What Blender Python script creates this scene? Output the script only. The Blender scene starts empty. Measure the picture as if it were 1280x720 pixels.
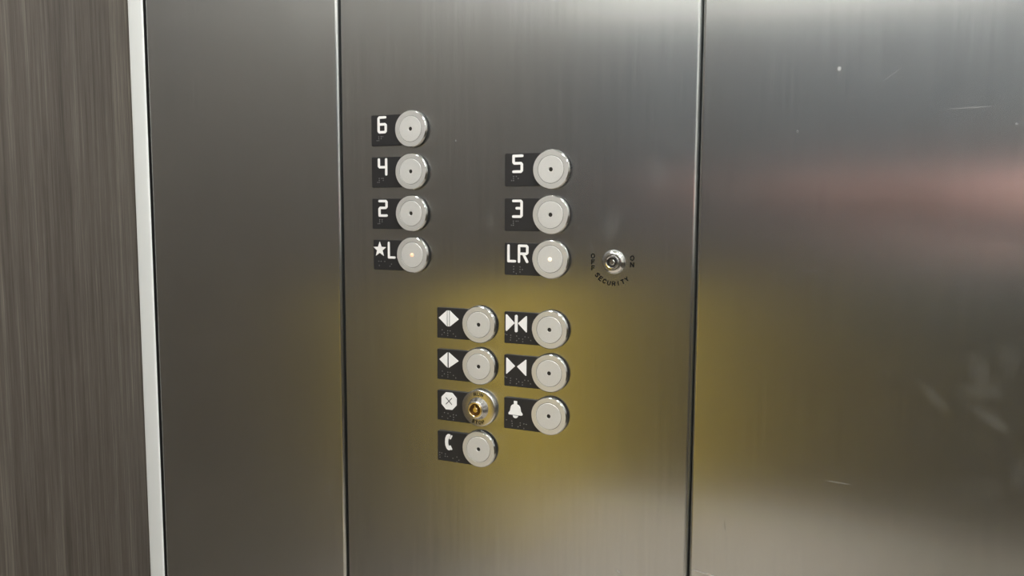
import bpy, bmesh, math, random
from mathutils import Vector, Matrix
random.seed(4)
C = bpy.context.scene
COL = C.collection
PI = math.pi
ZA = 1.58            # top of the first row of label plates

# ------------------------------------------------------------ helpers
def link(name, bm, mat, parent=None, smooth=True, angle=35):
    me = bpy.data.meshes.new(name)
    bmesh.ops.recalc_face_normals(bm, faces=bm.faces[:])
    bm.to_mesh(me); bm.free()
    mats = mat if isinstance(mat, (list, tuple)) else [mat]
    for m in mats: me.materials.append(m)
    if smooth:
        me.shade_smooth(); me.set_sharp_from_angle(angle=math.radians(angle))
    o = bpy.data.objects.new(name, me); COL.objects.link(o)
    if parent: o.parent = parent
    return o

def tag(o, label=None, cat=None, group=None, kind=None):
    if label: o['label'] = label
    if cat: o['category'] = cat
    if group: o['group'] = group
    if kind: o['kind'] = kind
    return o

def empty(name, loc, rz=0):
    o = bpy.data.objects.new(name, None); COL.objects.link(o)
    o.location = loc; o.rotation_euler = (0, 0, rz); o.empty_display_size = .02
    return o

def box(bm, x0, x1, y0, y1, z0, z1):
    v = [bm.verts.new((x, y, z)) for x in (x0, x1) for y in (y0, y1) for z in (z0, z1)]
    for f in ((0,1,3,2),(4,6,7,5),(0,4,5,1),(2,3,7,6),(0,2,6,4),(1,5,7,3)):
        bm.faces.new([v[i] for i in f])

def bevel_all(bm, w, seg=2):
    bmesh.ops.bevel(bm, geom=bm.edges[:]+bm.verts[:], offset=w, segments=seg, profile=.5, affect='EDGES')

def prism_xz(bm, pts, y0, y1):
    """outline in x/z, pushed from y0 (back) to y1 (front)"""
    a = [bm.verts.new((x, y0, z)) for x, z in pts]
    b = [bm.verts.new((x, y1, z)) for x, z in pts]
    n = len(pts)
    bm.faces.new(a); bm.faces.new(b[::-1])
    for i in range(n): bm.faces.new((a[i], b[i], b[(i+1) % n], a[(i+1) % n]))

def lathe(bm, prof, cx=0, cz=0, seg=64, closed=False):
    """profile (r, y) turned about the y axis through (cx, cz)"""
    rings = []
    for r, y in prof:
        if r < 1e-7: rings.append([bm.verts.new((cx, y, cz))])
        else: rings.append([bm.verts.new((cx+r*math.cos(2*PI*k/seg), y, cz+r*math.sin(2*PI*k/seg))) for k in range(seg)])
    pairs = list(zip(rings, rings[1:])) + ([(rings[-1], rings[0])] if closed else [])
    for a, b in pairs:
        for k in range(seg):
            j = (k+1) % seg
            if len(a) == 1 and len(b) == 1: continue
            if len(a) == 1: bm.faces.new((a[0], b[k], b[j]))
            elif len(b) == 1: bm.faces.new((a[k], b[0], a[j]))
            else: bm.faces.new((a[k], b[k], b[j], a[j]))

def stroke(bm, pts, w, y0, y1, rnd=6):
    """a line of round-ended bars in the x/z plane"""
    r = w/2
    for (x0, z0), (x1, z1) in zip(pts, pts[1:]):
        a = math.atan2(z1-z0, x1-x0); out = []
        for k in range(rnd+1):
            t = a-PI/2+PI*k/rnd; out.append((x1+r*math.cos(t), z1+r*math.sin(t)))
        for k in range(rnd+1):
            t = a+PI/2+PI*k/rnd; out.append((x0+r*math.cos(t), z0+r*math.sin(t)))
        prism_xz(bm, out, y0, y1)
        y1 -= .000012

# ------------------------------------------------------------ materials
class N:
    def __init__(s, name):
        s.m = bpy.data.materials.new(name); s.m.use_nodes = True
        s.t = s.m.node_tree; s.b = s.t.nodes['Principled BSDF']
    def n(s, kind, **kw):
        x = s.t.nodes.new(kind)
        for k, v in kw.items(): setattr(x, k, v)
        return x
    def l(s, a, b): s.t.links.new(a, b)
    def set(s, **kw):
        for k, v in kw.items():
            k = k.replace('_', ' ')
            for i in s.b.inputs:
                if i.name.lower() == k.lower():
                    i.default_value = (*v, 1) if isinstance(v, tuple) and len(v) == 3 and i.type == 'RGBA' else v
        return s
    def math(s, op, a, b=None, c=None, clamp=False):
        x = s.n('ShaderNodeMath', operation=op, use_clamp=clamp)
        for i, v in enumerate((a, b, c)):
            if v is None: continue
            if isinstance(v, (int, float)): x.inputs[i].default_value = v
            else: s.l(v, x.inputs[i])
        return x.outputs[0]
    def coord(s, scale, out='Object'):
        tc = s.n('ShaderNodeTexCoord'); mp = s.n('ShaderNodeMapping'); mp.inputs['Scale'].default_value = scale
        s.l(tc.outputs[out], mp.inputs[0]); return mp.outputs[0]
    def noise(s, scale, detail=3, rough=.6):
        x = s.n('ShaderNodeTexNoise'); x.inputs['Scale'].default_value = 1
        x.inputs['Detail'].default_value = detail; x.inputs['Roughness'].default_value = rough
        s.l(s.coord(scale), x.inputs['Vector']); return x.outputs['Fac']
    def ramp(s, f, stops):
        r = s.n('ShaderNodeValToRGB'); e = r.color_ramp.elements
        while len(e) < len(stops): e.new(.5)
        for q, (p, c) in zip(e, stops): q.position = p; q.color = (*c, 1)
        s.l(f, r.inputs[0]); return r.outputs[0]
    def rng(s, f, a, b, c, d):
        r = s.n('ShaderNodeMapRange'); s.l(f, r.inputs[0])
        for i, v in enumerate((a, b, c, d)): r.inputs[i+1].default_value = v
        return r.outputs[0]

def plain(name, col, rough=.5, metal=0., **kw):
    return N(name).set(Base_Color=col, Roughness=rough, Metallic=metal, **kw).m

def brushed_steel(name, col=(.715, .738, .735), rough=.245, aniso=.90, smudges=(), scratches=()):
    k = N(name).set(Metallic=1., Anisotropic=aniso, Anisotropic_Rotation=.25)
    tv = k.n('ShaderNodeCombineXYZ'); tv.inputs[2].default_value = 1
    k.l(tv.outputs[0], k.b.inputs['Tangent'])
    fine = k.noise((900, 900, 14), 3)              # hair-line grain running up the sheet
    med = k.noise((260, 260, 9), 2)
    big = k.noise((7, 7, 3), 3)
    g = k.math('ADD', k.math('MULTIPLY', fine, .35), k.math('MULTIPLY', med, .65))
    rr = k.math('ADD', k.rng(g, .3, .7, rough-.006, rough+.006), k.rng(big, .3, .7, -.01, .01))
    cr = k.rng(g, .3, .7, .945, 1.055)
    sc = k.n('ShaderNodeVectorMath', operation='SCALE'); sc.inputs[0].default_value = col; k.l(cr, sc.inputs['Scale'])
    colr = sc.outputs[0]
    mask = None
    if smudges or scratches:
        tc = k.n('ShaderNodeTexCoord'); sp = k.n('ShaderNodeSeparateXYZ'); k.l(tc.outputs['Object'], sp.inputs[0])
        wob = k.noise((90, 90, 90), 3)
        def mark(cx, cz, rx, rz, ang, st, soft):
            c, s_ = math.cos(ang), math.sin(ang)
            dx = k.math('SUBTRACT', sp.outputs[0], cx); dz = k.math('SUBTRACT', sp.outputs[2], cz)
            u = k.math('DIVIDE', k.math('ADD', k.math('MULTIPLY', dx, c), k.math('MULTIPLY', dz, s_)), rx)
            v = k.math('DIVIDE', k.math('SUBTRACT', k.math('MULTIPLY', dz, c), k.math('MULTIPLY', dx, s_)), rz)
            d = k.math('SQRT', k.math('ADD', k.math('MULTIPLY', u, u), k.math('MULTIPLY', v, v)))
            if soft: d = k.math('ADD', d, k.math('MULTIPLY', k.math('SUBTRACT', wob, .5), 1.3))
            return k.rng(d, .35 if soft else .5, 1.1, st, 0)
        for a in smudges:
            q = mark(*a, True); mask = q if mask is None else k.math('MAXIMUM', mask, q)
        for a in scratches:
            q = mark(*a, False); mask = q if mask is None else k.math('MAXIMUM', mask, q)
        k.l(k.math('SUBTRACT', 1., mask), k.b.inputs['Metallic'])
        mx = k.n('ShaderNodeMix', data_type='RGBA'); k.l(mask, mx.inputs[0]); k.l(colr, mx.inputs[6])
        mx.inputs[7].default_value = (.62, .62, .60, 1); colr = mx.outputs[2]
    k.l(rr, k.b.inputs['Roughness']); k.l(colr, k.b.inputs['Base Color'])
    return k.m

def wood_laminate():
    k = N('grey brown wood laminate').set(Roughness=.5)
    a = k.noise((1, 250, 3), 4, .75); b = k.noise((1, 600, 14), 3, .7); c = k.noise((1, 50, 1.2), 2, .5)
    f = k.math('ADD', k.math('ADD', k.math('MULTIPLY', a, .5), k.math('MULTIPLY', b, .28)), k.math('MULTIPLY', c, .22))
    col = k.ramp(f, [(.36, (.045, .036, .028)), (.48, (.078, .065, .053)), (.54, (.097, .083, .068)), (.66, (.170, .150, .125))])
    k.l(col, k.b.inputs['Base Color'])
    bp = k.n('ShaderNodeBump'); bp.inputs['Strength'].default_value = .15; bp.inputs['Distance'].default_value = .0003
    k.l(f, bp.inputs['Height']); k.l(bp.outputs[0], k.b.inputs['Normal'])
    return k.m

def satin_button():
    k = N('satin button metal').set(Metallic=.35, Roughness=.42)
    f = k.noise((2500, 2500, 2500), 2)
    k.l(k.ramp(f, [(.3, (.68, .68, .655)), (.7, (.80, .80, .775))]), k.b.inputs['Base Color'])
    return k.m

INV = {}
M = dict(
    wood=wood_laminate(),
    steel=brushed_steel('brushed stainless steel'),
    chrome=plain('polished steel', (.80, .80, .78), .13, 1.),
    satin=satin_button(),
    ring=plain('satin steel ring', (.76, .76, .735), .34, .55),
    rim=plain('polished rim', (.62, .62, .60), .16, 1.),
    groove=plain('dark groove', (.10, .10, .095), .6),
    groove_lit=plain('polished groove', (.85, .85, .82), .25, .8),
    black=plain('black plate', (.022, .022, .023), .42),
    white=plain('white raised print', (.93, .93, .91), .5),
    dot=plain('raised braille', (.20, .20, .20), .3),
    ink=plain('black engraved ink', (.008, .008, .008), .9, Specular_IOR_Level=.1),
    inkstop=plain('worn engraved ink', (.015, .013, .01), .9, Specular_IOR_Level=.1),
    hole=plain('dark pilot lens', (.035, .033, .03), .25),
    brass=plain('polished brass', (.86, .70, .38), .2, 1.),
    brown=plain('dark oiled brass', (.13, .07, .025), .4, .7),
    gap=plain('black gap and shade', (.004, .004, .004), .9),
    trim=plain('white painted corner trim', (.90, .93, .91), .42),
    ceil=plain('pale ceiling panel', (.72, .72, .68), .5),
    reflect_band=plain('cream frieze', (.86, .84, .78), .5),
    pale=plain('pale laminate', (.55, .55, .53), .45),
    reflector=plain('pale kick plate', (.86, .81, .74), .5),
    cap=plain('lamp trim', (.8, .8, .8), .3, .8),
    pad=None,
    greywall=plain('cool grey laminate', (.07, .077, .088), .5),
    jacket=plain('dark grey fabric', (.10, .105, .105), .8),
    trouser=plain('dark grey fabric', (.035, .03, .024), .85),
    shoe=plain('black leather', (.02, .018, .016), .4),
    skin=plain('skin', (.84, .46, .40), .5),
    hair=plain('dark hair', (.02, .015, .012), .5),
    eye=plain('eye', (.7, .7, .7), .2),
    phone=plain('black phone glass', (.01, .01, .012), .15),
)
k = N('lit amber lens'); k.set(Base_Color=(.3, .2, .15), Roughness=.4, Emission_Color=(1., .56, .33), Emission_Strength=1.15); M['amber'] = k.m
k = N('lit white lens'); k.set(Base_Color=(.3, .25, .2), Roughness=.4, Emission_Color=(1., .80, .64), Emission_Strength=1.2); M['warm'] = k.m
k = N('downlight lens'); k.set(Base_Color=(.9, .9, .9), Emission_Color=(1., .995, .975), Emission_Strength=450); M['lamp'] = k.m
k = N('mustard quilted cloth').set(Roughness=.85)
f = k.noise((40, 40, 40), 3); k.l(k.ramp(f, [(.3, (.78, .54, .065)), (.7, (.88, .65, .10))]), k.b.inputs['Base Color']); M['pad'] = k.m
k = N('beige speckled floor').set(Roughness=.55)
f = k.noise((60, 60, 60), 4); k.l(k.ramp(f, [(.3, (.62, .56, .50)), (.7, (.80, .73, .66))]), k.b.inputs['Base Color']); M['floor'] = k.m

# ------------------------------------------------------------ the car
XL, XR, YB, H = -.564, 1.30, -2.10, 2.32
def struct(name, bm, mat, parent=None, **kw):
    o = link(name, bm, mat, parent, **kw)
    if parent is None: o['kind'] = 'structure'
    return o
def slab(name, mat, *a):
    bm = bmesh.new(); box(bm, *a); return struct(name, bm, mat, smooth=False)
slab('floor', M['floor'], XL-.03, XR+.03, YB-.03, .03, -.03, 0)
slab('ceiling', M['ceil'], XL-.03, XR+.03, YB-.03, .03, H, H+.03)
slab('wall_left', M['wood'], XL-.03, XL, YB, .021, 0, H)
slab('wall_right', M['pale'], XR, XR+.03, YB, -.003, 0, H)
slab('wall_back', M['greywall'], XL-.03, XR+.03, YB-.03, YB, 0, H)
slab('trim_2', M['wood'], XL, XR, YB, YB+.012, .42, 1.36)          # lower wood panels
slab('trim_3', M['wood'], XR-.012, XR, YB+.012, -.03, .42, 1.36)
slab('trim_reflector', M['reflect_band'], XL, XR, YB, YB+.012, 2.16, H)            # unseen pale band, added to brighten the upper reflections
slab('wall_front', M['gap'], XL-.03, XR+.03, .022, .03, 0, H)

def panel(name, x0, x1, rl, rr, mat, front=0., back=.021, z0=.0, z1=H):
    bm = bmesh.new(); pts = []
    seg = 8
    pts.append((x0, back))
    for i in range(seg+1):
        t = PI-(-PI/2)*0 + (PI/2)*i/seg          # left front corner
        pts.append((x0+rl+rl*math.cos(t), front+rl-rl*math.sin(t-PI)*-1*-1 if False else front+rl+rl*math.sin(t+0)*-1))
    for i in range(seg+1):
        t = -PI/2+PI/2*i/seg
        pts.append((x1-rr+rr*math.cos(t), front+rr+rr*math.sin(t)))
    pts.append((x1, back))
    # left arc rebuilt cleanly
    left = [(x0+rl-rl*math.cos(PI/2*i/seg), front+rl-rl*math.sin(PI/2*i/seg)) for i in range(seg+1)]
    pts = [(x0, back)] + left + pts[seg+2:]
    a = [bm.verts.new((x, y, z0)) for x, y in pts]; b = [bm.verts.new((x, y, z1)) for x, y in pts]
    n = len(pts); bm.faces.new(a); bm.faces.new(b[::-1])
    for i in range(n): bm.faces.new((a[i], a[(i+1) % n], b[(i+1) % n], b[i]))
    return struct(name, bm, mat, angle=40)

S1, S2 = -.2178, .2090
SM = [  # finger marks on the right-hand sheet
    (.4245, 1.3055, .016, .0055, math.radians(-48), 0.041), (.459, 1.331, .010, .020, math.radians(20), 0.029),
    (.462, 1.315, .020, .010, math.radians(0), 0.033), (.470, 1.290, .020, .0065, math.radians(-36), 0.046),
    (.481, 1.345, .009, .016, 0, 0.021), (.497, 1.245, .014, .018, 0, 0.025), (.466, 1.225, .022, .020, .3, 0.013)]
SC = [(.334, 1.600, .0022, .0028, 0, .45), (.334, 1.594, .0008, .007, 0, .15), (.378, 1.592, .009, .0006, .65, .22),
      (.384, 1.589, .006, .0005, .3, .12), (.348, 1.574, .006, .0006, -.1, .15), (.44, 1.560, .020, .0006, .02, .22),
      (.350, 1.215, .014, .0006, -.05, .25), (.385, 1.325, .010, .0006, .05, .10), (.30, 1.545, .0012, .0012, 0, .3),
      (.225, 1.102, .016, .0006, -.06, .35), (.245, 1.155, .0007, .006, .1, .2), (.41, 1.42, .007, .0005, .1, .15),
      (.475, 1.545, .0012, .0012, 0, .3), (.315, 1.415, .012, .0007, .0, .12)]
SMC = [(.118, 1.455, .012, .020, -.1, .035), (.05, 1.46, .008, .018, 0, .035), (-.02, 1.46, .006, .014, 0, .03), (.17, 1.51, .01, .02, .2, .03)]
SCC = [(-.138, 1.560, .0010, .0010, 0, .5), (-.062, 1.548, .0009, .0012, 0, .5), (.055, 1.423, .006, .0006, -.4, .18),
       (.135, 1.085, .004, .0008, -.5, .3), (.165, 1.553, .0012, .0012, 0, .2), (-.045, 1.53, .0008, .006, 0, .10),
       (.075, 1.50, .0006, .010, 0, .10), (.10, 1.43, .0006, .012, .1, .10)]
slab('trim_shadow_strip', M['gap'], -.5357, -.5343, .0012, .021, 0, H)        # black strip standing in for the shadow line beside the corner trim
panel('wall_front_left', -.5342, S1-.0022, .008, .0038, brushed_steel('brushed steel left sheet', scratches=[(-.243, 1.12, .0008, .012, .1, .2)]))
panel('wall_front_center', S1+.0020, S2-.0008, .0012, .0045, brushed_steel('brushed steel middle sheet', smudges=SMC, scratches=SCC), front=.0015)
panel('wall_front_right', S2+.0012, XR, .003, .003, brushed_steel('brushed steel right sheet', smudges=SM, scratches=SC))
panel('trim_1', XL+.0002, -.5358, .003, .003, M['trim'], front=-.0005)

# unseen pale lower panels, added and raised to brighten the low reflections
slab('baseboard_reflector_back', M['reflector'], XL, XR, YB, YB+.012, 0, .42)
slab('baseboard_reflector_left', M['reflector'], XL, XL+.006, YB+.012, -.03, 0, .50)
slab('baseboard_reflector_right', M['reflector'], XR-.012, XR, YB+.012, -.03, 0, .42)

# ------------------------------------------------------------ marks on the label plates (millimetres from a plate's top left corner)
P0, P1 = -.0030, -.0037        # plate face, top of raised print
def MM(pts): return [(x*.001, -z*.001) for x, z in pts]
def seg_char(bm, pts, w=2.9): stroke(bm, MM(pts), w*.001, P0+.0004, P1)
def poly(bm, pts, lift=0): prism_xz(bm, MM(pts), P0+.0004, P1-lift)
L0, L1, T, B_, MID = 10.6, 20.4, 2.7, 19.6, 10.6
def mark_6(bm): seg_char(bm, [(L1-.6, T), (L0+1.3, T), (L0, T+1.3), (L0, B_-1.3), (L0+1.3, B_), (L1-1.3, B_), (L1, B_-1.3), (L1, MID+1.3), (L1-1.3, MID), (L0, MID)])
def mark_4(bm):
    seg_char(bm, [(L0-.2, T), (L0-.2, MID-.3), (L0+1., MID+1), (L1, MID+1)]); seg_char(bm, [(L1, T), (L1, B_+.3)])
def mark_2(bm): seg_char(bm, [(L0, T), (L1-1.3, T), (L1, T+1.3), (L1, MID-1.3), (L1-1.3, MID), (L0+1.2, MID), (L0, MID+1.3), (L0, B_), (L1, B_)])
def mark_5(bm): seg_char(bm, [(L1+.4, T), (L0, T), (L0, MID-1.3), (L0+1.2, MID), (L1-1.3, MID), (L1, MID+1.3), (L1, B_-1.3), (L1-1.3, B_), (L0, B_)])
def mark_3(bm):
    seg_char(bm, [(L0, T), (L1-1.3, T), (L1, T+1.3), (L1, B_-1.3), (L1-1.3, B_), (L0, B_)]); seg_char(bm, [(L1, MID), (L0+4, MID)])
def mark_star_L(bm):
    cx, cz, R = 9.3, 11.2, 9.3
    poly(bm, [(cx+(R if i % 2 == 0 else R*.42)*math.sin(PI*i/5), cz-(R if i % 2 == 0 else R*.42)*math.cos(PI*i/5)) for i in range(10)])
    seg_char(bm, [(21.9, 3.2), (21.9, 20.3), (29.8, 20.3)], 2.7)
def mark_LR(bm):
    seg_char(bm, [(5.0, 3), (5.0, 20.0), (12.7, 20.0)], 2.8)
    seg_char(bm, [(17.6, 20.3), (17.6, 3), (26.2, 3), (27.4, 4.2), (27.4, 10.6), (26.2, 11.6), (17.6, 11.6)], 2.8)
    seg_char(bm, [(22.6, 11.8), (27.3, 20.2)], 2.8)
def mark_open_hold(bm):
    poly(bm, [(2.7, 11.8), (13.3, 2.8), (13.3, 21.0)]); poly(bm, [(14.3, 2.8), (16.2, 2.8), (16.2, 21.2), (14.3, 21.2)])
    poly(bm, [(17.15, 2.8), (28.6, 12.3), (17.15, 21.2)])
def mark_open(bm):
    poly(bm, [(3.2, 11.7), (13.8, 2.9), (13.8, 20.8)]); poly(bm, [(15.6, 2.9), (28.3, 12.2), (15.6, 21)])
def mark_close_hold(bm):
    poly(bm, [(2.0, 3.2), (3.4, 3.2), (12.7, 12.2), (3.2, 21.6), (2.0, 21.0)]); seg_char(bm, [(14.7, 4.6), (14.7, 20.6)], 3.4)
    poly(bm, [(16.8, 12.2), (26.4, 3.6), (27.5, 3.9), (27.5, 21.4), (26.6, 21.6)])
def mark_close(bm):
    poly(bm, [(2.8, 3.2), (3.6, 3.2), (13.5, 12.0), (3.4, 21.4), (2.8, 21.2)])
    poly(bm, [(15.9, 12.2), (26.2, 3.8), (27.1, 3.9), (27.1, 21.6), (26.3, 21.6)])
def mark_octagon(bm):
    poly(bm, [(15.8+10.9*math.cos(PI/8+PI/4*i)*.98, 11.6+10.9*math.sin(PI/8+PI/4*i)) for i in range(8)])
def mark_bell(bm):
    half = [(1.9, 3.0), (1.9, 6.6), (4.2, 7.6), (5.7, 9.6), (6.2, 12.4), (6.7, 14.6), (8.2, 16.4), (8.6, 17.8), (7.6, 18.8)]
    cx = 14.3
    poly(bm, [(cx+x, z) for x, z in half] + [(cx-x, z) for x, z in half[::-1]])
    poly(bm, [(cx+3.1*math.cos(t), 19.5+2.9*math.sin(t)) for t in [PI*i/10 for i in range(11)]])
def mark_phone(bm):
    o = [(16.6, 2.6), (14.2, 2.4), (12.1, 4.2), (10.7, 7.6), (10.3, 12), (10.8, 16.2), (12.2, 19.4), (14.3, 21.4), (16.6, 21.5), (17.4, 20.6),
         (15.6, 16.6), (14.9, 15.8), (14.5, 14), (14.4, 12), (14.6, 9.4), (15.1, 8.0), (15.6, 7.6), (17.6, 3.6)]
    poly(bm, o)
    seg_char(bm, [(18.9, 4.4), (17.2, 7.6)], 1.9); seg_char(bm, [(16.9, 16.6), (18.7, 20.0)], 1.9)

def cells(s, x0=8.2, z0=24.6, p=2.25, c=5.6):
    out = []
    for i, cell in enumerate(s):
        for d in cell:
            d = int(d)-1; out.append((x0+i*c+(d//3)*p, z0+(d % 3)*p))
    return out
def meas(pts, o, t, sx, sz): return [((x-o)*sx, (y-t)*sz) for x, y in pts]
BR = {
 '6': cells(['3456', '124']), '4': cells(['3456', '145']), '2': cells(['3456', '12']), '5': cells(['3456', '15']), '3': cells(['3456', '14']),
 '*L': meas([(165,490),(210,490),(280,490),(175,580),(380,585),(410,540)], 60, 45, .0719, .0568),
 'LR': meas([(225,500),(345,505),(225,550),(345,553),(390,553),(225,600),(345,600),(275,632)], 50, 55, .0634, .058),
 'open': meas([(140,500),(245,510),(290,510),(180,550),(245,560),(350,565),(135,595),(245,605),(395,610)], 40, 65, .0689, .059),
 'close': meas([(60,470),(90,480),(160,485),(265,490),(410,495),(470,500),(160,527),(305,535),(370,537),(510,550),(155,570),(265,572),(370,583)], 45, 70, .0689, .063),
 'stop': meas([(210,520),(285,530),(400,545),(460,550),(335,585),(405,600),(160,615),(280,640),(400,655)], 55, 30, .0613, .053),
 'bell': meas([(95,475),(200,487),(360,505),(430,515),(475,520),(205,535),(360,550),(205,580),(320,585),(430,605)], 45, 35, .0634, .058),
 'phone': meas([(85,495),(125,500),(200,510),(85,545),(195,560),(240,560),(90,595),(350,580),(430,540),(470,600),(430,640)], 40, 45, .0658, .0574),
}

# ------------------------------------------------------------ one button: plate, raised mark, braille, housing, face, pilot lens
BX, RB = .0546, .0213
def plate_mesh():
    bm = bmesh.new(); r = .0012; w, h = .0520, .0352; out = []
    for cx, cz, a in ((w-r, -r, 0), (r, -r, 90), (r, -h+r, 180), (w-r, -h+r, 270)):
        for i in range(5):
            t = math.radians(a+90*i/4); out.append((cx+r*math.cos(t), cz+r*math.sin(t)))
    prism_xz(bm, out, .0015, P0)
    ed = [e for e in bm.edges if all(abs(v.co.y-P0) < 1e-6 for v in e.verts)]
    bmesh.ops.bevel(bm, geom=ed, offset=.0005, segments=2, affect='EDGES')
    return bm
def housing_mesh(cz):
    bm = bmesh.new()
    lathe(bm, [(.0149, -.0012), (.0149, -.0053), (.0151, -.0056), (.0200, -.0056), (.0206, -.0052), (.0211, -.0045), (RB, -.0038), (RB, -.0028),
               (.0196, -.0026), (.0196, .0015), (.0149, .0015)], BX, cz, 80, closed=True)
    for f in bm.faces:                       # turned rim and side are polished, the flat front is satin
        rr = max(math.hypot(v.co.x-BX, v.co.z-cz) for v in f.verts)
        f.material_index = 1 if rr > .0201 else 0
        if rr < .0197 and sum(v.co.y for v in f.verts)/4 > -.0030: f.material_index = 2  # recessed core coloured black as the shadow gap behind the rim
    return bm
def face_mesh(cz):
    bm = bmesh.new()
    lathe(bm, [(0, -.0043), (.0023, -.0043), (.0023, -.0053), (.0026, -.0057), (.0142, -.0057), (.0145, -.0054), (.0145, .0010), (0, .0010)], BX, cz, 72)
    return bm
def groove_mesh(cz):
    bm = bmesh.new(); lathe(bm, [(.0145, -.0010), (.0145, -.0050), (.0149, -.0050), (.0149, -.0010)], BX, cz, 72, closed=True); return bm
def pilot_mesh(cz, lit):
    bm = bmesh.new()
    if lit: lathe(bm, [(0, -.0073), (.0009, -.0070), (.0017, -.0062), (.0023, -.0053), (.0023, -.0043)], BX, cz, 24)
    else: lathe(bm, [(0, -.0049), (.0012, -.0048), (.0023, -.0045), (.0023, -.0040)], BX, cz, 24)
    return bm
def dots_mesh(pts):
    bm = bmesh.new()
    for x, z in pts:
        lathe(bm, [(0, P0-.00055), (.00030, P0-.0005), (.00052, P0-.0003), (.0006, P0+.0001)], x*.001, -z*.001, 10)
    return bm

PW, SP = .04826, .0
def base_unit(name, x, z, mark, br, label, cat, group, mark_name):
    t = empty(name, (x, .0015, z)); tag(t, label, cat, group)
    p = link('label_plate', plate_mesh(), M['black'], t)
    bm = bmesh.new(); mark(bm); link(mark_name, bm, M['white'], p, smooth=False)
    link('braille_dots', dots_mesh(BR[br]), M['dot'], p)
    return t, p
def push_button(x, z, mark, br, label, cz, lit=None, group='round push buttons with black label plates', name='elevator_button', mark_name='raised_numeral'):
    t, p = base_unit(name, x, z, mark, br, label, 'elevator button', group, mark_name)
    link('button_housing', housing_mesh(cz), [M['ring'], M['rim'], M['gap']], t, angle=24)
    f = link('button_face', face_mesh(cz), M['satin'], t, angle=24)
    link('face_groove', groove_mesh(cz), M['groove'], f)
    q = link('pilot_light', pilot_mesh(cz, lit), M['hole'] if not lit else M[lit], f)
    if lit: q['label'] = 'glowing orange white pilot light'
    return t
XA, XB, XC = -.17253, -.08549, 0.
ZU, ZL, S = ZA, ZA-.2208, .04826
G = 'floor buttons'
push_button(XA, ZU, mark_6, '6', 'round steel button with black plate showing 6, at the top left', -.0172, group=G)
push_button(XA, ZU-S, mark_4, '4', 'round steel button with black plate showing 4, directly below the 6', -.0172, group=G)
push_button(XA, ZU-2*S, mark_2, '2', 'round steel button with black plate showing 2, directly below the 4', -.0168, group=G)
push_button(XA+.0010, ZU-3*S, mark_star_L, '*L', 'lit round button with black plate showing a star and L', -.0164, lit='amber', group=G)
push_button(XC, ZU-S, mark_5, '5', 'round steel button with black plate showing 5, above the 3', -.0178, group=G)
push_button(XC, ZU-2*S, mark_3, '3', 'round steel button with black plate showing 3, between the 5 and LR', -.0174, group=G)
push_button(XC, ZU-3*S, mark_LR, 'LR', 'lit round button with black plate showing the letters LR', -.0166, lit='warm', group=G)
G = 'door and call buttons'
K = dict(group=G, mark_name='raised_symbol')
push_button(XB, ZL, mark_open_hold, 'open', 'round button with plate of outward triangles joined by a middle bar, forming a diamond', -.0166, **K)
push_button(XB, ZL-S, mark_open, 'open', 'round button with plate of two outward triangles split by one thin gap', -.0160, **K)
push_button(XC, ZL, mark_close_hold, 'close', 'round button with plate of two inward triangles meeting a vertical bar', -.0168, **K)
push_button(XC, ZL-S, mark_close, 'close', 'round button with plate of two inward triangles without a bar', -.0162, **K)
push_button(XC, ZL-2*S, mark_bell, 'bell', 'round alarm button with black plate showing a white bell', -.0154, **K)
push_button(XB, ZL-3*S, mark_phone, 'phone', 'round call button with black plate showing a white telephone handset', -.0150, **K)

# ------------------------------------------------------------ small engraved letters
GL = {'O': [[(.3,0),(.7,0),(1,.25),(1,.75),(.7,1),(.3,1),(0,.75),(0,.25),(.3,0)]], 'F': [[(0,0),(0,1),(1,1)],[(0,.52),(.8,.52)]],
 'N': [[(0,0),(0,1),(1,0),(1,1)]], 'S': [[(0,.12),(.3,0),(.75,0),(1,.22),(.9,.42),(.1,.6),(0,.8),(.3,1),(.7,1),(1,.88)]],
 'E': [[(1,0),(0,0),(0,1),(1,1)],[(0,.52),(.8,.52)]], 'C': [[(1,.2),(.7,0),(.3,0),(0,.25),(0,.75),(.3,1),(.7,1),(1,.8)]],
 'U': [[(0,1),(0,.2),(.3,0),(.7,0),(1,.2),(1,1)]], 'R': [[(0,0),(0,1),(.75,1),(1,.8),(.95,.55),(0,.5)],[(.5,.5),(1,0)]],
 'I': [[(.5,0),(.5,1)]], 'T': [[(.5,0),(.5,1)],[(0,1),(1,1)]], 'Y': [[(.5,0),(.5,.5),(0,1)],[(.5,.5),(1,1)]],
 'P': [[(0,0),(0,1),(.8,1),(1,.75),(.8,.5),(0,.5)]]}
def glyph(bm, ch, cx, cz, h, w, rot, sw, y0, y1):
    c, s = math.cos(rot), math.sin(rot)
    for ln in GL[ch]:
        pts = []
        for u, v in ln:
            a, b = (u-.5)*w, (v-.5)*h; pts.append((cx+a*c-b*s, cz+a*s+b*c))
        stroke(bm, pts, sw, y0, y1, 3)

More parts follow.
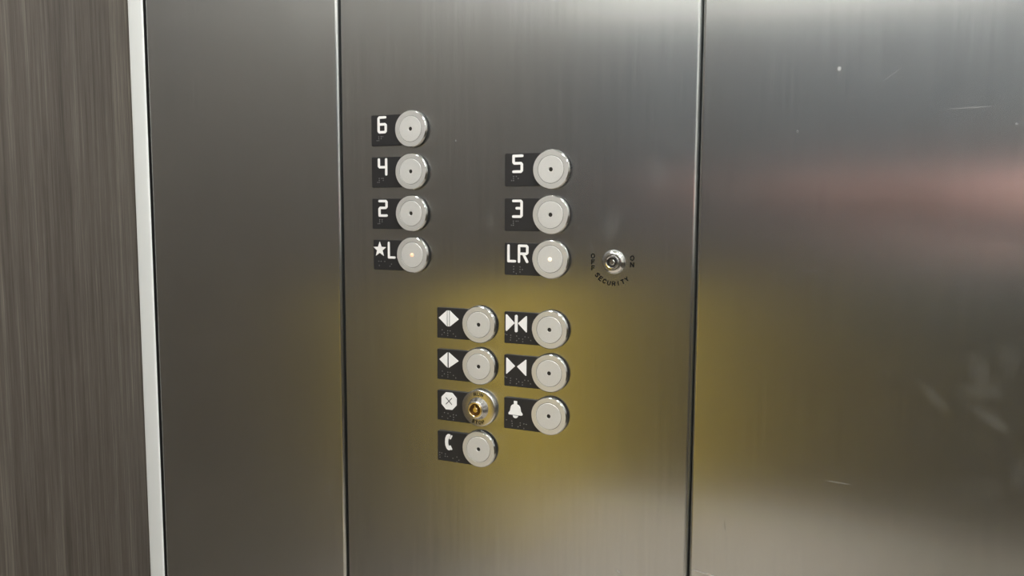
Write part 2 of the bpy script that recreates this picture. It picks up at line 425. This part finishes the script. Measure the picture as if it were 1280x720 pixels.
# keyed stop switch
t, p = base_unit('stop_key_switch', XB, ZL-2*S, mark_octagon, 'stop', 'brass keyed run and stop switch beside a white octagon with an X', 'key switch', None, 'raised_symbol')
bm = bmesh.new(); stroke(bm, MM([(12.0, 7.9), (19.6, 15.4)]), .0008, P1+.0002, P1-.0002); stroke(bm, MM([(19.6, 7.9), (12.0, 15.4)]), .0008, P1+.0002, P1-.00025)
link('cross_mark', bm, M['black'], p, smooth=False)
cz = -.0156
bm = bmesh.new()
lathe(bm, [(0, .0015), (.0196, .0015), (.0196, -.0026), (RB, -.0028), (RB, -.0040), (.0210, -.0050), (.0204, -.0056), (.0196, -.0058), (.0128, -.0060), (.0122, -.0070), (.0098, -.0130), (.0088, -.0136), (.0083, -.0136), (.0083, -.0094), (0, -.0094)], BX, cz, 80)
hs = link('switch_housing', bm, plain('warm polished steel', (.76, .745, .71), .26, 1.), t, angle=20)
bm = bmesh.new()
lathe(bm, [(.0083, -.0096), (.0083, -.0142), (.0080, -.0146), (.0072, -.0146), (.0068, -.0142), (.0068, -.0096)], BX, cz, 48, closed=True)
br = link('lock_ring', bm, M['brass'], t); br['label'] = 'brass ring'
bm = bmesh.new(); lathe(bm, [(0, -.0118), (.0068, -.0118), (.0068, -.0096), (0, -.0096)], BX, cz, 40)
link('lock_barrel', bm, M['brown'], t)
bm = bmesh.new()
lathe(bm, [(0, -.0140), (.0024, -.0140), (.0031, -.0134), (.0031, -.0114), (0, -.0114)], BX, cz, 28)
box(bm, BX-.0008, BX+.0008, -.0140, -.0114, cz+.0026, cz+.0054)
link('lock_pin', bm, M['brass'], t)
bm = bmesh.new()
for i, ch in enumerate('RUN'): 
    a = math.radians(104-15*i); glyph(bm, ch, BX+.0163*math.cos(a), cz+.0163*math.sin(a), .0034, .0025, a-PI/2, .0007, -.0054, -.0062)
link('run_lettering', bm, M['inkstop'], t, smooth=False); bm = bmesh.new()
for i, ch in enumerate('STOP'):
    a = math.radians(-112+15*i); glyph(bm, ch, BX+.0163*math.cos(a), cz+.0163*math.sin(a), .0034, .0025, a+PI/2, .0007, -.0054, -.0062)
link('stop_lettering', bm, M['inkstop'], t, smooth=False)

# security key switch
cx0, cz0 = .1238, ZA-.1624
t = empty('security_key_switch', (cx0, .0015, cz0)); tag(t, 'small chrome security key switch with OFF and ON marks beside it', 'key switch')
bm = bmesh.new()
lathe(bm, [(.0070, .0010), (.0125, .0010), (.0128, -.0006), (.0122, -.0024), (.0108, -.0042), (.0094, -.0052), (.0088, -.0053), (.0084, -.0046), (.0070, -.0046)], 0, 0, 64, closed=True)
link('bezel', bm, M['chrome'], t)
bm = bmesh.new(); lathe(bm, [(.0052, .0005), (.0070, .0005), (.0073, -.0062), (.0068, -.0072), (.0060, -.0073), (.0054, -.0068), (.0052, -.0030)], 0, 0, 48, closed=True)
link('lock_ring', bm, M['chrome'], t)
bm = bmesh.new(); lathe(bm, [(0, -.0042), (.0052, -.0042), (.0052, .0005), (0, .0005)], 0, 0, 32)
link('lock_barrel', bm, plain('dark steel', (.10, .10, .10), .3, .9), t)
bm = bmesh.new(); lathe(bm, [(0, -.0068), (.0022, -.0068), (.0031, -.0060), (.0031, -.0042), (0, -.0042)], 0, 0, 28)
box(bm, -.0014, .0010, -.0072, -.0040, .0012, .0034)
link('lock_pin', bm, M['chrome'], t)
bm = bmesh.new()
EY0, EY1 = .0004, -.00025
for i, ch in enumerate('OFF'): glyph(bm, ch, -.0227+.0002*i, .0056-.0063*i, .0042, .0030, 0, .0011, EY0, EY1)
link('off_lettering', bm, M['ink'], t, smooth=False); bm = bmesh.new()
for i, ch in enumerate('ON'): glyph(bm, ch, .0197, .0045-.0068*i, .0044, .0032, 0, .0011, EY0, EY1)
link('on_lettering', bm, M['ink'], t, smooth=False); bm = bmesh.new()
for i, ch in enumerate('SECURITY'):
    a = math.radians(-141+12.9*i); glyph(bm, ch, .0226*math.cos(a), .0226*math.sin(a), .0040, .0029, a+PI/2, .00105, EY0, EY1)
link('security_lettering', bm, M['ink'], t, smooth=False)

# ------------------------------------------------------------ behind the camera: unseen pad, added and flared to reflect yellow in the steel
def quilt(name, y0, y1, z0, z1, n, m):
    root = empty(name, (XL+.001, (y0+y1)/2, z0))
    bm = bmesh.new(); NY, NZ = n*6, m*6; g = {}
    for s in (0, 1):
        for i in range(NY+1):
            for j in range(NZ+1):
                u, v = i/NY, j/NZ
                puff = abs(math.sin(PI*u*n))*abs(math.sin(PI*v*m))
                x = .006 + (.13*(1-v)**1.4 if s else .10*(1-v)**1.4) + (.014+.022*math.sqrt(puff)+.012*math.sin(u*9+v*2) if s else 0)
                g[s, i, j] = bm.verts.new((x, (y0-y1)/2+(y1-y0)*u, (z1-z0)*v))
    for s in (0, 1):
        for i in range(NY):
            for j in range(NZ): bm.faces.new((g[s,i,j], g[s,i+1,j], g[s,i+1,j+1], g[s,i,j+1]))
    for i in range(NY):
        for j in (0, NZ): bm.faces.new((g[0,i,j], g[0,i+1,j], g[1,i+1,j], g[1,i,j]))
    for j in range(NZ):
        for i in (0, NY): bm.faces.new((g[0,i,j], g[0,i,j+1], g[1,i,j+1], g[1,i,j]))
    link('padding', bm, M['pad'], root, angle=80)
    for k in range(4):
        bm = bmesh.new(); yy = (y0-y1)/2+(y1-y0)*(k+.5)/4; box(bm, 0, .03, yy-.008, yy+.008, z1-z0-.02, z1-z0+.03)
        link('hook', bm, M['chrome'], root, smooth=False)
    return root
tag(quilt('reflection_pad', -.95, -1.78, .60, 1.26, 6, 6), 'unseen mustard yellow quilted pad added for the yellow reflection', 'wall pad')

# ------------------------------------------------------------ photographer, seen only as a soft reflection
def grow(name, pts, edges, mat, parent, root=0, sub=2):
    me = bpy.data.meshes.new(name)
    me.from_pydata([p[0] for p in pts], edges, []); me.update()
    o = bpy.data.objects.new(name, me); COL.objects.link(o)
    sk = o.modifiers.new('skin', 'SKIN'); sk.use_smooth_shade = True
    if not me.skin_vertices: me.skin_vertices.new()
    for i, p in enumerate(pts):
        r = p[1]; me.skin_vertices[0].data[i].radius = r if isinstance(r, tuple) else (r, r)
        me.skin_vertices[0].data[i].use_root = (i == root)
    sb = o.modifiers.new('sub', 'SUBSURF'); sb.levels = sub; sb.render_levels = sub
    me.materials.append(mat); o.parent = parent
    return o
CAM = Vector((.36963, -.8, ZA-.11018))
YAW, PITCH, ROLL, F = .42397, -.09579, .00442, 1001.0
per = empty('person', (.56, -1.24, 0), math.radians(14)); PS = 1.0
per.scale = (PS, PS, PS)
inv = (Matrix.Translation((.56, -1.24, 0)) @ Matrix.Rotation(math.radians(14), 4, 'Z') @ Matrix.Scale(PS, 4)).inverted()
rgt = Vector((math.cos(YAW), math.sin(YAW), 0)); fwd = Vector((-math.sin(YAW)*math.cos(PITCH), math.cos(YAW)*math.cos(PITCH), math.sin(PITCH)))
upv = rgt.cross(fwd)
HL = inv @ (CAM - rgt*.145 - fwd*.030 + upv*.050); HR = inv @ (CAM + rgt*.110 - fwd*.030 + upv*.030)
def mid(a, b, t, off=(0, 0, 0)): return tuple(a[i]*(1-t)+b[i]*t+off[i] for i in range(3))
SHL, SHR = Vector((-.18, -.01, 1.33)), Vector((.18, -.01, 1.33))
ELL, ELR = Vector((-.25, .10, 1.12)), inv @ (CAM + rgt*.40 - fwd*.17 + upv*.01)
def figure(extra, parts):
    pass
P = [((0,0,.90),(.105,.07)), ((0,0,1.02),(.11,.075)), ((0,0,1.20),(.125,.08)), ((0,-.01,1.32),(.11,.07)), ((0,0,1.40),.046), ((0,.012,1.455),.047),
     ((0,.02,1.53),(.072,.088)), ((0,.005,1.60),(.068,.085))]
E_ = [(i, i+1) for i in range(7)]
def limb(start, seq):
    prev = start
    for pnt, r in seq:
        P.append((tuple(pnt), r)); E_.append((prev, len(P)-1)); prev = len(P)-1
    return prev
wl = limb(3, [(SHL,.055),(mid(SHL,ELL,.5),.045),(ELL,.038),(mid(ELL,HL,.4),.031),(mid(ELL,HL,.86),.025),(HL,(.032,.022))])
wr = limb(3, [(SHR,.055),(mid(SHR,ELR,.5),.045),(ELR,.038),(mid(ELR,HR,.4),.033),(mid(ELR,HR,.86),.025),(HR,(.032,.022))])
limb(0, [((-.09,0,.76),.056),((-.10,.01,.48),.058),((-.10,0,.28),.052),((-.10,-.02,.09),.038),((-.10,.03,.04),.035),((-.10,.12,.03),.03)])
limb(0, [((.09,0,.76),.056),((.10,.01,.48),.058),((.10,0,.28),.052),((.10,-.02,.09),.038),((.10,.03,.04),.035),((.10,.12,.03),.03)])
ri = inv.to_3x3(); rl_, fl_, ul_ = ri @ rgt, ri @ fwd, ri @ upv
for w, hp, sg in ((wl, HL, 1), (wr, HR, -1)):
    nx = -sg                                        # the way the fingers point, across the back of the phone
    for q in range(4):
        b = hp + ul_*((.030-.020*q) if sg < 0 else (.026-.016*q)) + fl_*.012; ln = (.9, 1., .96, .8)[q]
        tip = rl_*nx
        limb(w, [(b, .0105), (b+tip*.030*ln+fl_*.014, .0098), (b+tip*.062*ln+fl_*.012, .009), (b+tip*.090*ln+fl_*.004, .008)])
    b = hp - fl_*.012 + ul_*.01
    limb(w, [(b, .012), (b+rl_*(.024*nx)-fl_*.004+ul_*.004, .0105), (b+rl_*(.046*nx)+fl_*.002+ul_*.004, .009)])
tag(per, 'person in dark clothes holding up a phone', 'person')
body = grow('body', P, E_, M['skin'], per)
for nm, c, sc_, mt in (('nose', (0, .112, 1.535), (.012, .016, .022), 'skin'), ('ear', (-.078, .012, 1.53), (.010, .018, .030), 'skin'), ('ear', (.078, .012, 1.53), (.010, .018, .030), 'skin'),
                       ('eye', (-.030, .094, 1.562), (.011, .006, .006), 'eye'), ('eye', (.030, .094, 1.562), (.011, .006, .006), 'eye')):
    bm = bmesh.new(); bmesh.ops.create_uvsphere(bm, u_segments=16, v_segments=10, radius=1, matrix=Matrix.Translation(c) @ Matrix.Diagonal((*sc_, 1)))
    link(nm, bm, M[mt], per)
bm = bmesh.new(); bmesh.ops.create_uvsphere(bm, u_segments=14, v_segments=8, radius=1, matrix=Matrix.Translation((0, .102, 1.488)) @ Matrix.Diagonal((.024, .007, .007, 1)))
link('mouth', bm, plain('lips', (.45, .14, .12), .5), per)
bm = bmesh.new()
bmesh.ops.create_uvsphere(bm, u_segments=28, v_segments=18, radius=1, matrix=Matrix.Translation((0, -.012, 1.605)) @ Matrix.Diagonal((.088, .108, .095, 1)))
for v in bm.verts:
    if v.co.y > .04: v.co.z = max(v.co.z, 1.612)
    else: v.co.z = max(v.co.z, 1.50)
link('hair', bm, M['hair'], per)
g = .014
J = [((0,0,.74),(.175,.125)), ((0,0,.98),(.155,.115)), ((0,0,1.20),(.172,.122)), ((0,-.01,1.32),(.15,.105)), ((0,0,1.41),.070),
     (tuple(SHL),.07),(mid(SHL,ELL,.5),.06),(tuple(ELL),.052),(mid(ELL,HL,.4),.050),(mid(ELL,HL,.76),.040),
     (tuple(SHR),.07),(mid(SHR,ELR,.5),.06),(mid(SHR,ELR,.9),.056)]
grow('jacket', J, [(0,1),(1,2),(2,3),(3,4),(3,5),(5,6),(6,7),(7,8),(8,9),(3,10),(10,11),(11,12)], M['jacket'], per)
T_ = [((0,0,1.02),(.135,.098)), ((0,0,.93),(.145,.105)), ((-.082,0,.84),.092), ((-.09,0,.70),.084),((-.10,.01,.48),.072),((-.10,0,.28),.066),((-.10,-.01,.10),.062),
      ((.082,0,.84),.092), ((.09,0,.70),.084),((.10,.01,.48),.072),((.10,0,.28),.066),((.10,-.01,.10),.062)]
grow('trousers', T_, [(0,1),(1,2),(2,3),(3,4),(4,5),(5,6),(1,7),(7,8),(8,9),(9,10),(10,11)], M['trouser'], per)
for a in (-.10, .10):
    grow('shoe', [((a,-.05,.05),(.042,.045)),((a,.05,.045),(.044,.042)),((a,.15,.035),(.042,.030))], [(0,1),(1,2)], M['shoe'], per)
ph = empty('phone', CAM - fwd*.012, 0)
ph.rotation_euler = (Matrix((rgt, fwd, upv)).transposed()).to_euler()
tag(ph, 'black phone held up by the person', 'phone')
bm = bmesh.new(); box(bm, -.082, .082, -.004, .004, -.010, .066); bevel_all(bm, .003, 3); link('phone_body', bm, M['phone'], ph)

# ------------------------------------------------------------ lamps in the ceiling
LP = [(-.22, -.42), (.42, -.42), (1.0, -.42), (-.22, -1.10), (1.0, -1.10), (-.22, -1.78), (.42, -1.78), (1.0, -1.78)]
for i, (x, y) in enumerate(LP):
    t = empty('ceiling_downlight', (x, y, H)); tag(t, 'round recessed ceiling downlight', 'ceiling light', 'ceiling downlights')
    bm = bmesh.new(); bmesh.ops.create_cone(bm, cap_ends=True, segments=32, radius1=.034, radius2=.034, depth=.004, matrix=Matrix.Translation((0, 0, -.004)))
    link('lamp_lens', bm, M['lamp'], t)
    bm = bmesh.new(); n = 32; pr = [(.036, 0), (.036, -.008), (.047, -.006), (.050, 0)]; rr = []
    for r, z in pr: rr.append([bm.verts.new((r*math.cos(2*PI*q/n), r*math.sin(2*PI*q/n), z)) for q in range(n)])
    for a, b in zip(rr, rr[1:]+rr[:1]):
        for q in range(n): bm.faces.new((a[q], b[q], b[(q+1) % n], a[(q+1) % n]))
    link('trim_ring', bm, M['cap'], t)

w = bpy.data.worlds.new('World'); C.world = w; w.use_nodes = True
w.node_tree.nodes['Background'].inputs[0].default_value = (0, 0, 0, 1)

# ------------------------------------------------------------ camera
cd = bpy.data.cameras.new('camera'); cam = bpy.data.objects.new('camera', cd); COL.objects.link(cam)
cd.sensor_width = 36; cd.lens = F/1280*36; cd.clip_start = .01
R0 = Matrix((rgt, upv, -fwd)).transposed()
# roll: the picture's horizontals are turned by ROLL
R = R0 @ Matrix.Rotation(ROLL, 3, 'Z')
cam.matrix_world = Matrix.Translation(CAM) @ R.to_4x4()
C.camera = cam
vs = C.view_settings; vs.view_transform = 'Standard'; vs.look = 'None'; vs.gamma = 1; vs.use_curve_mapping = False
vs.exposure = 0.0
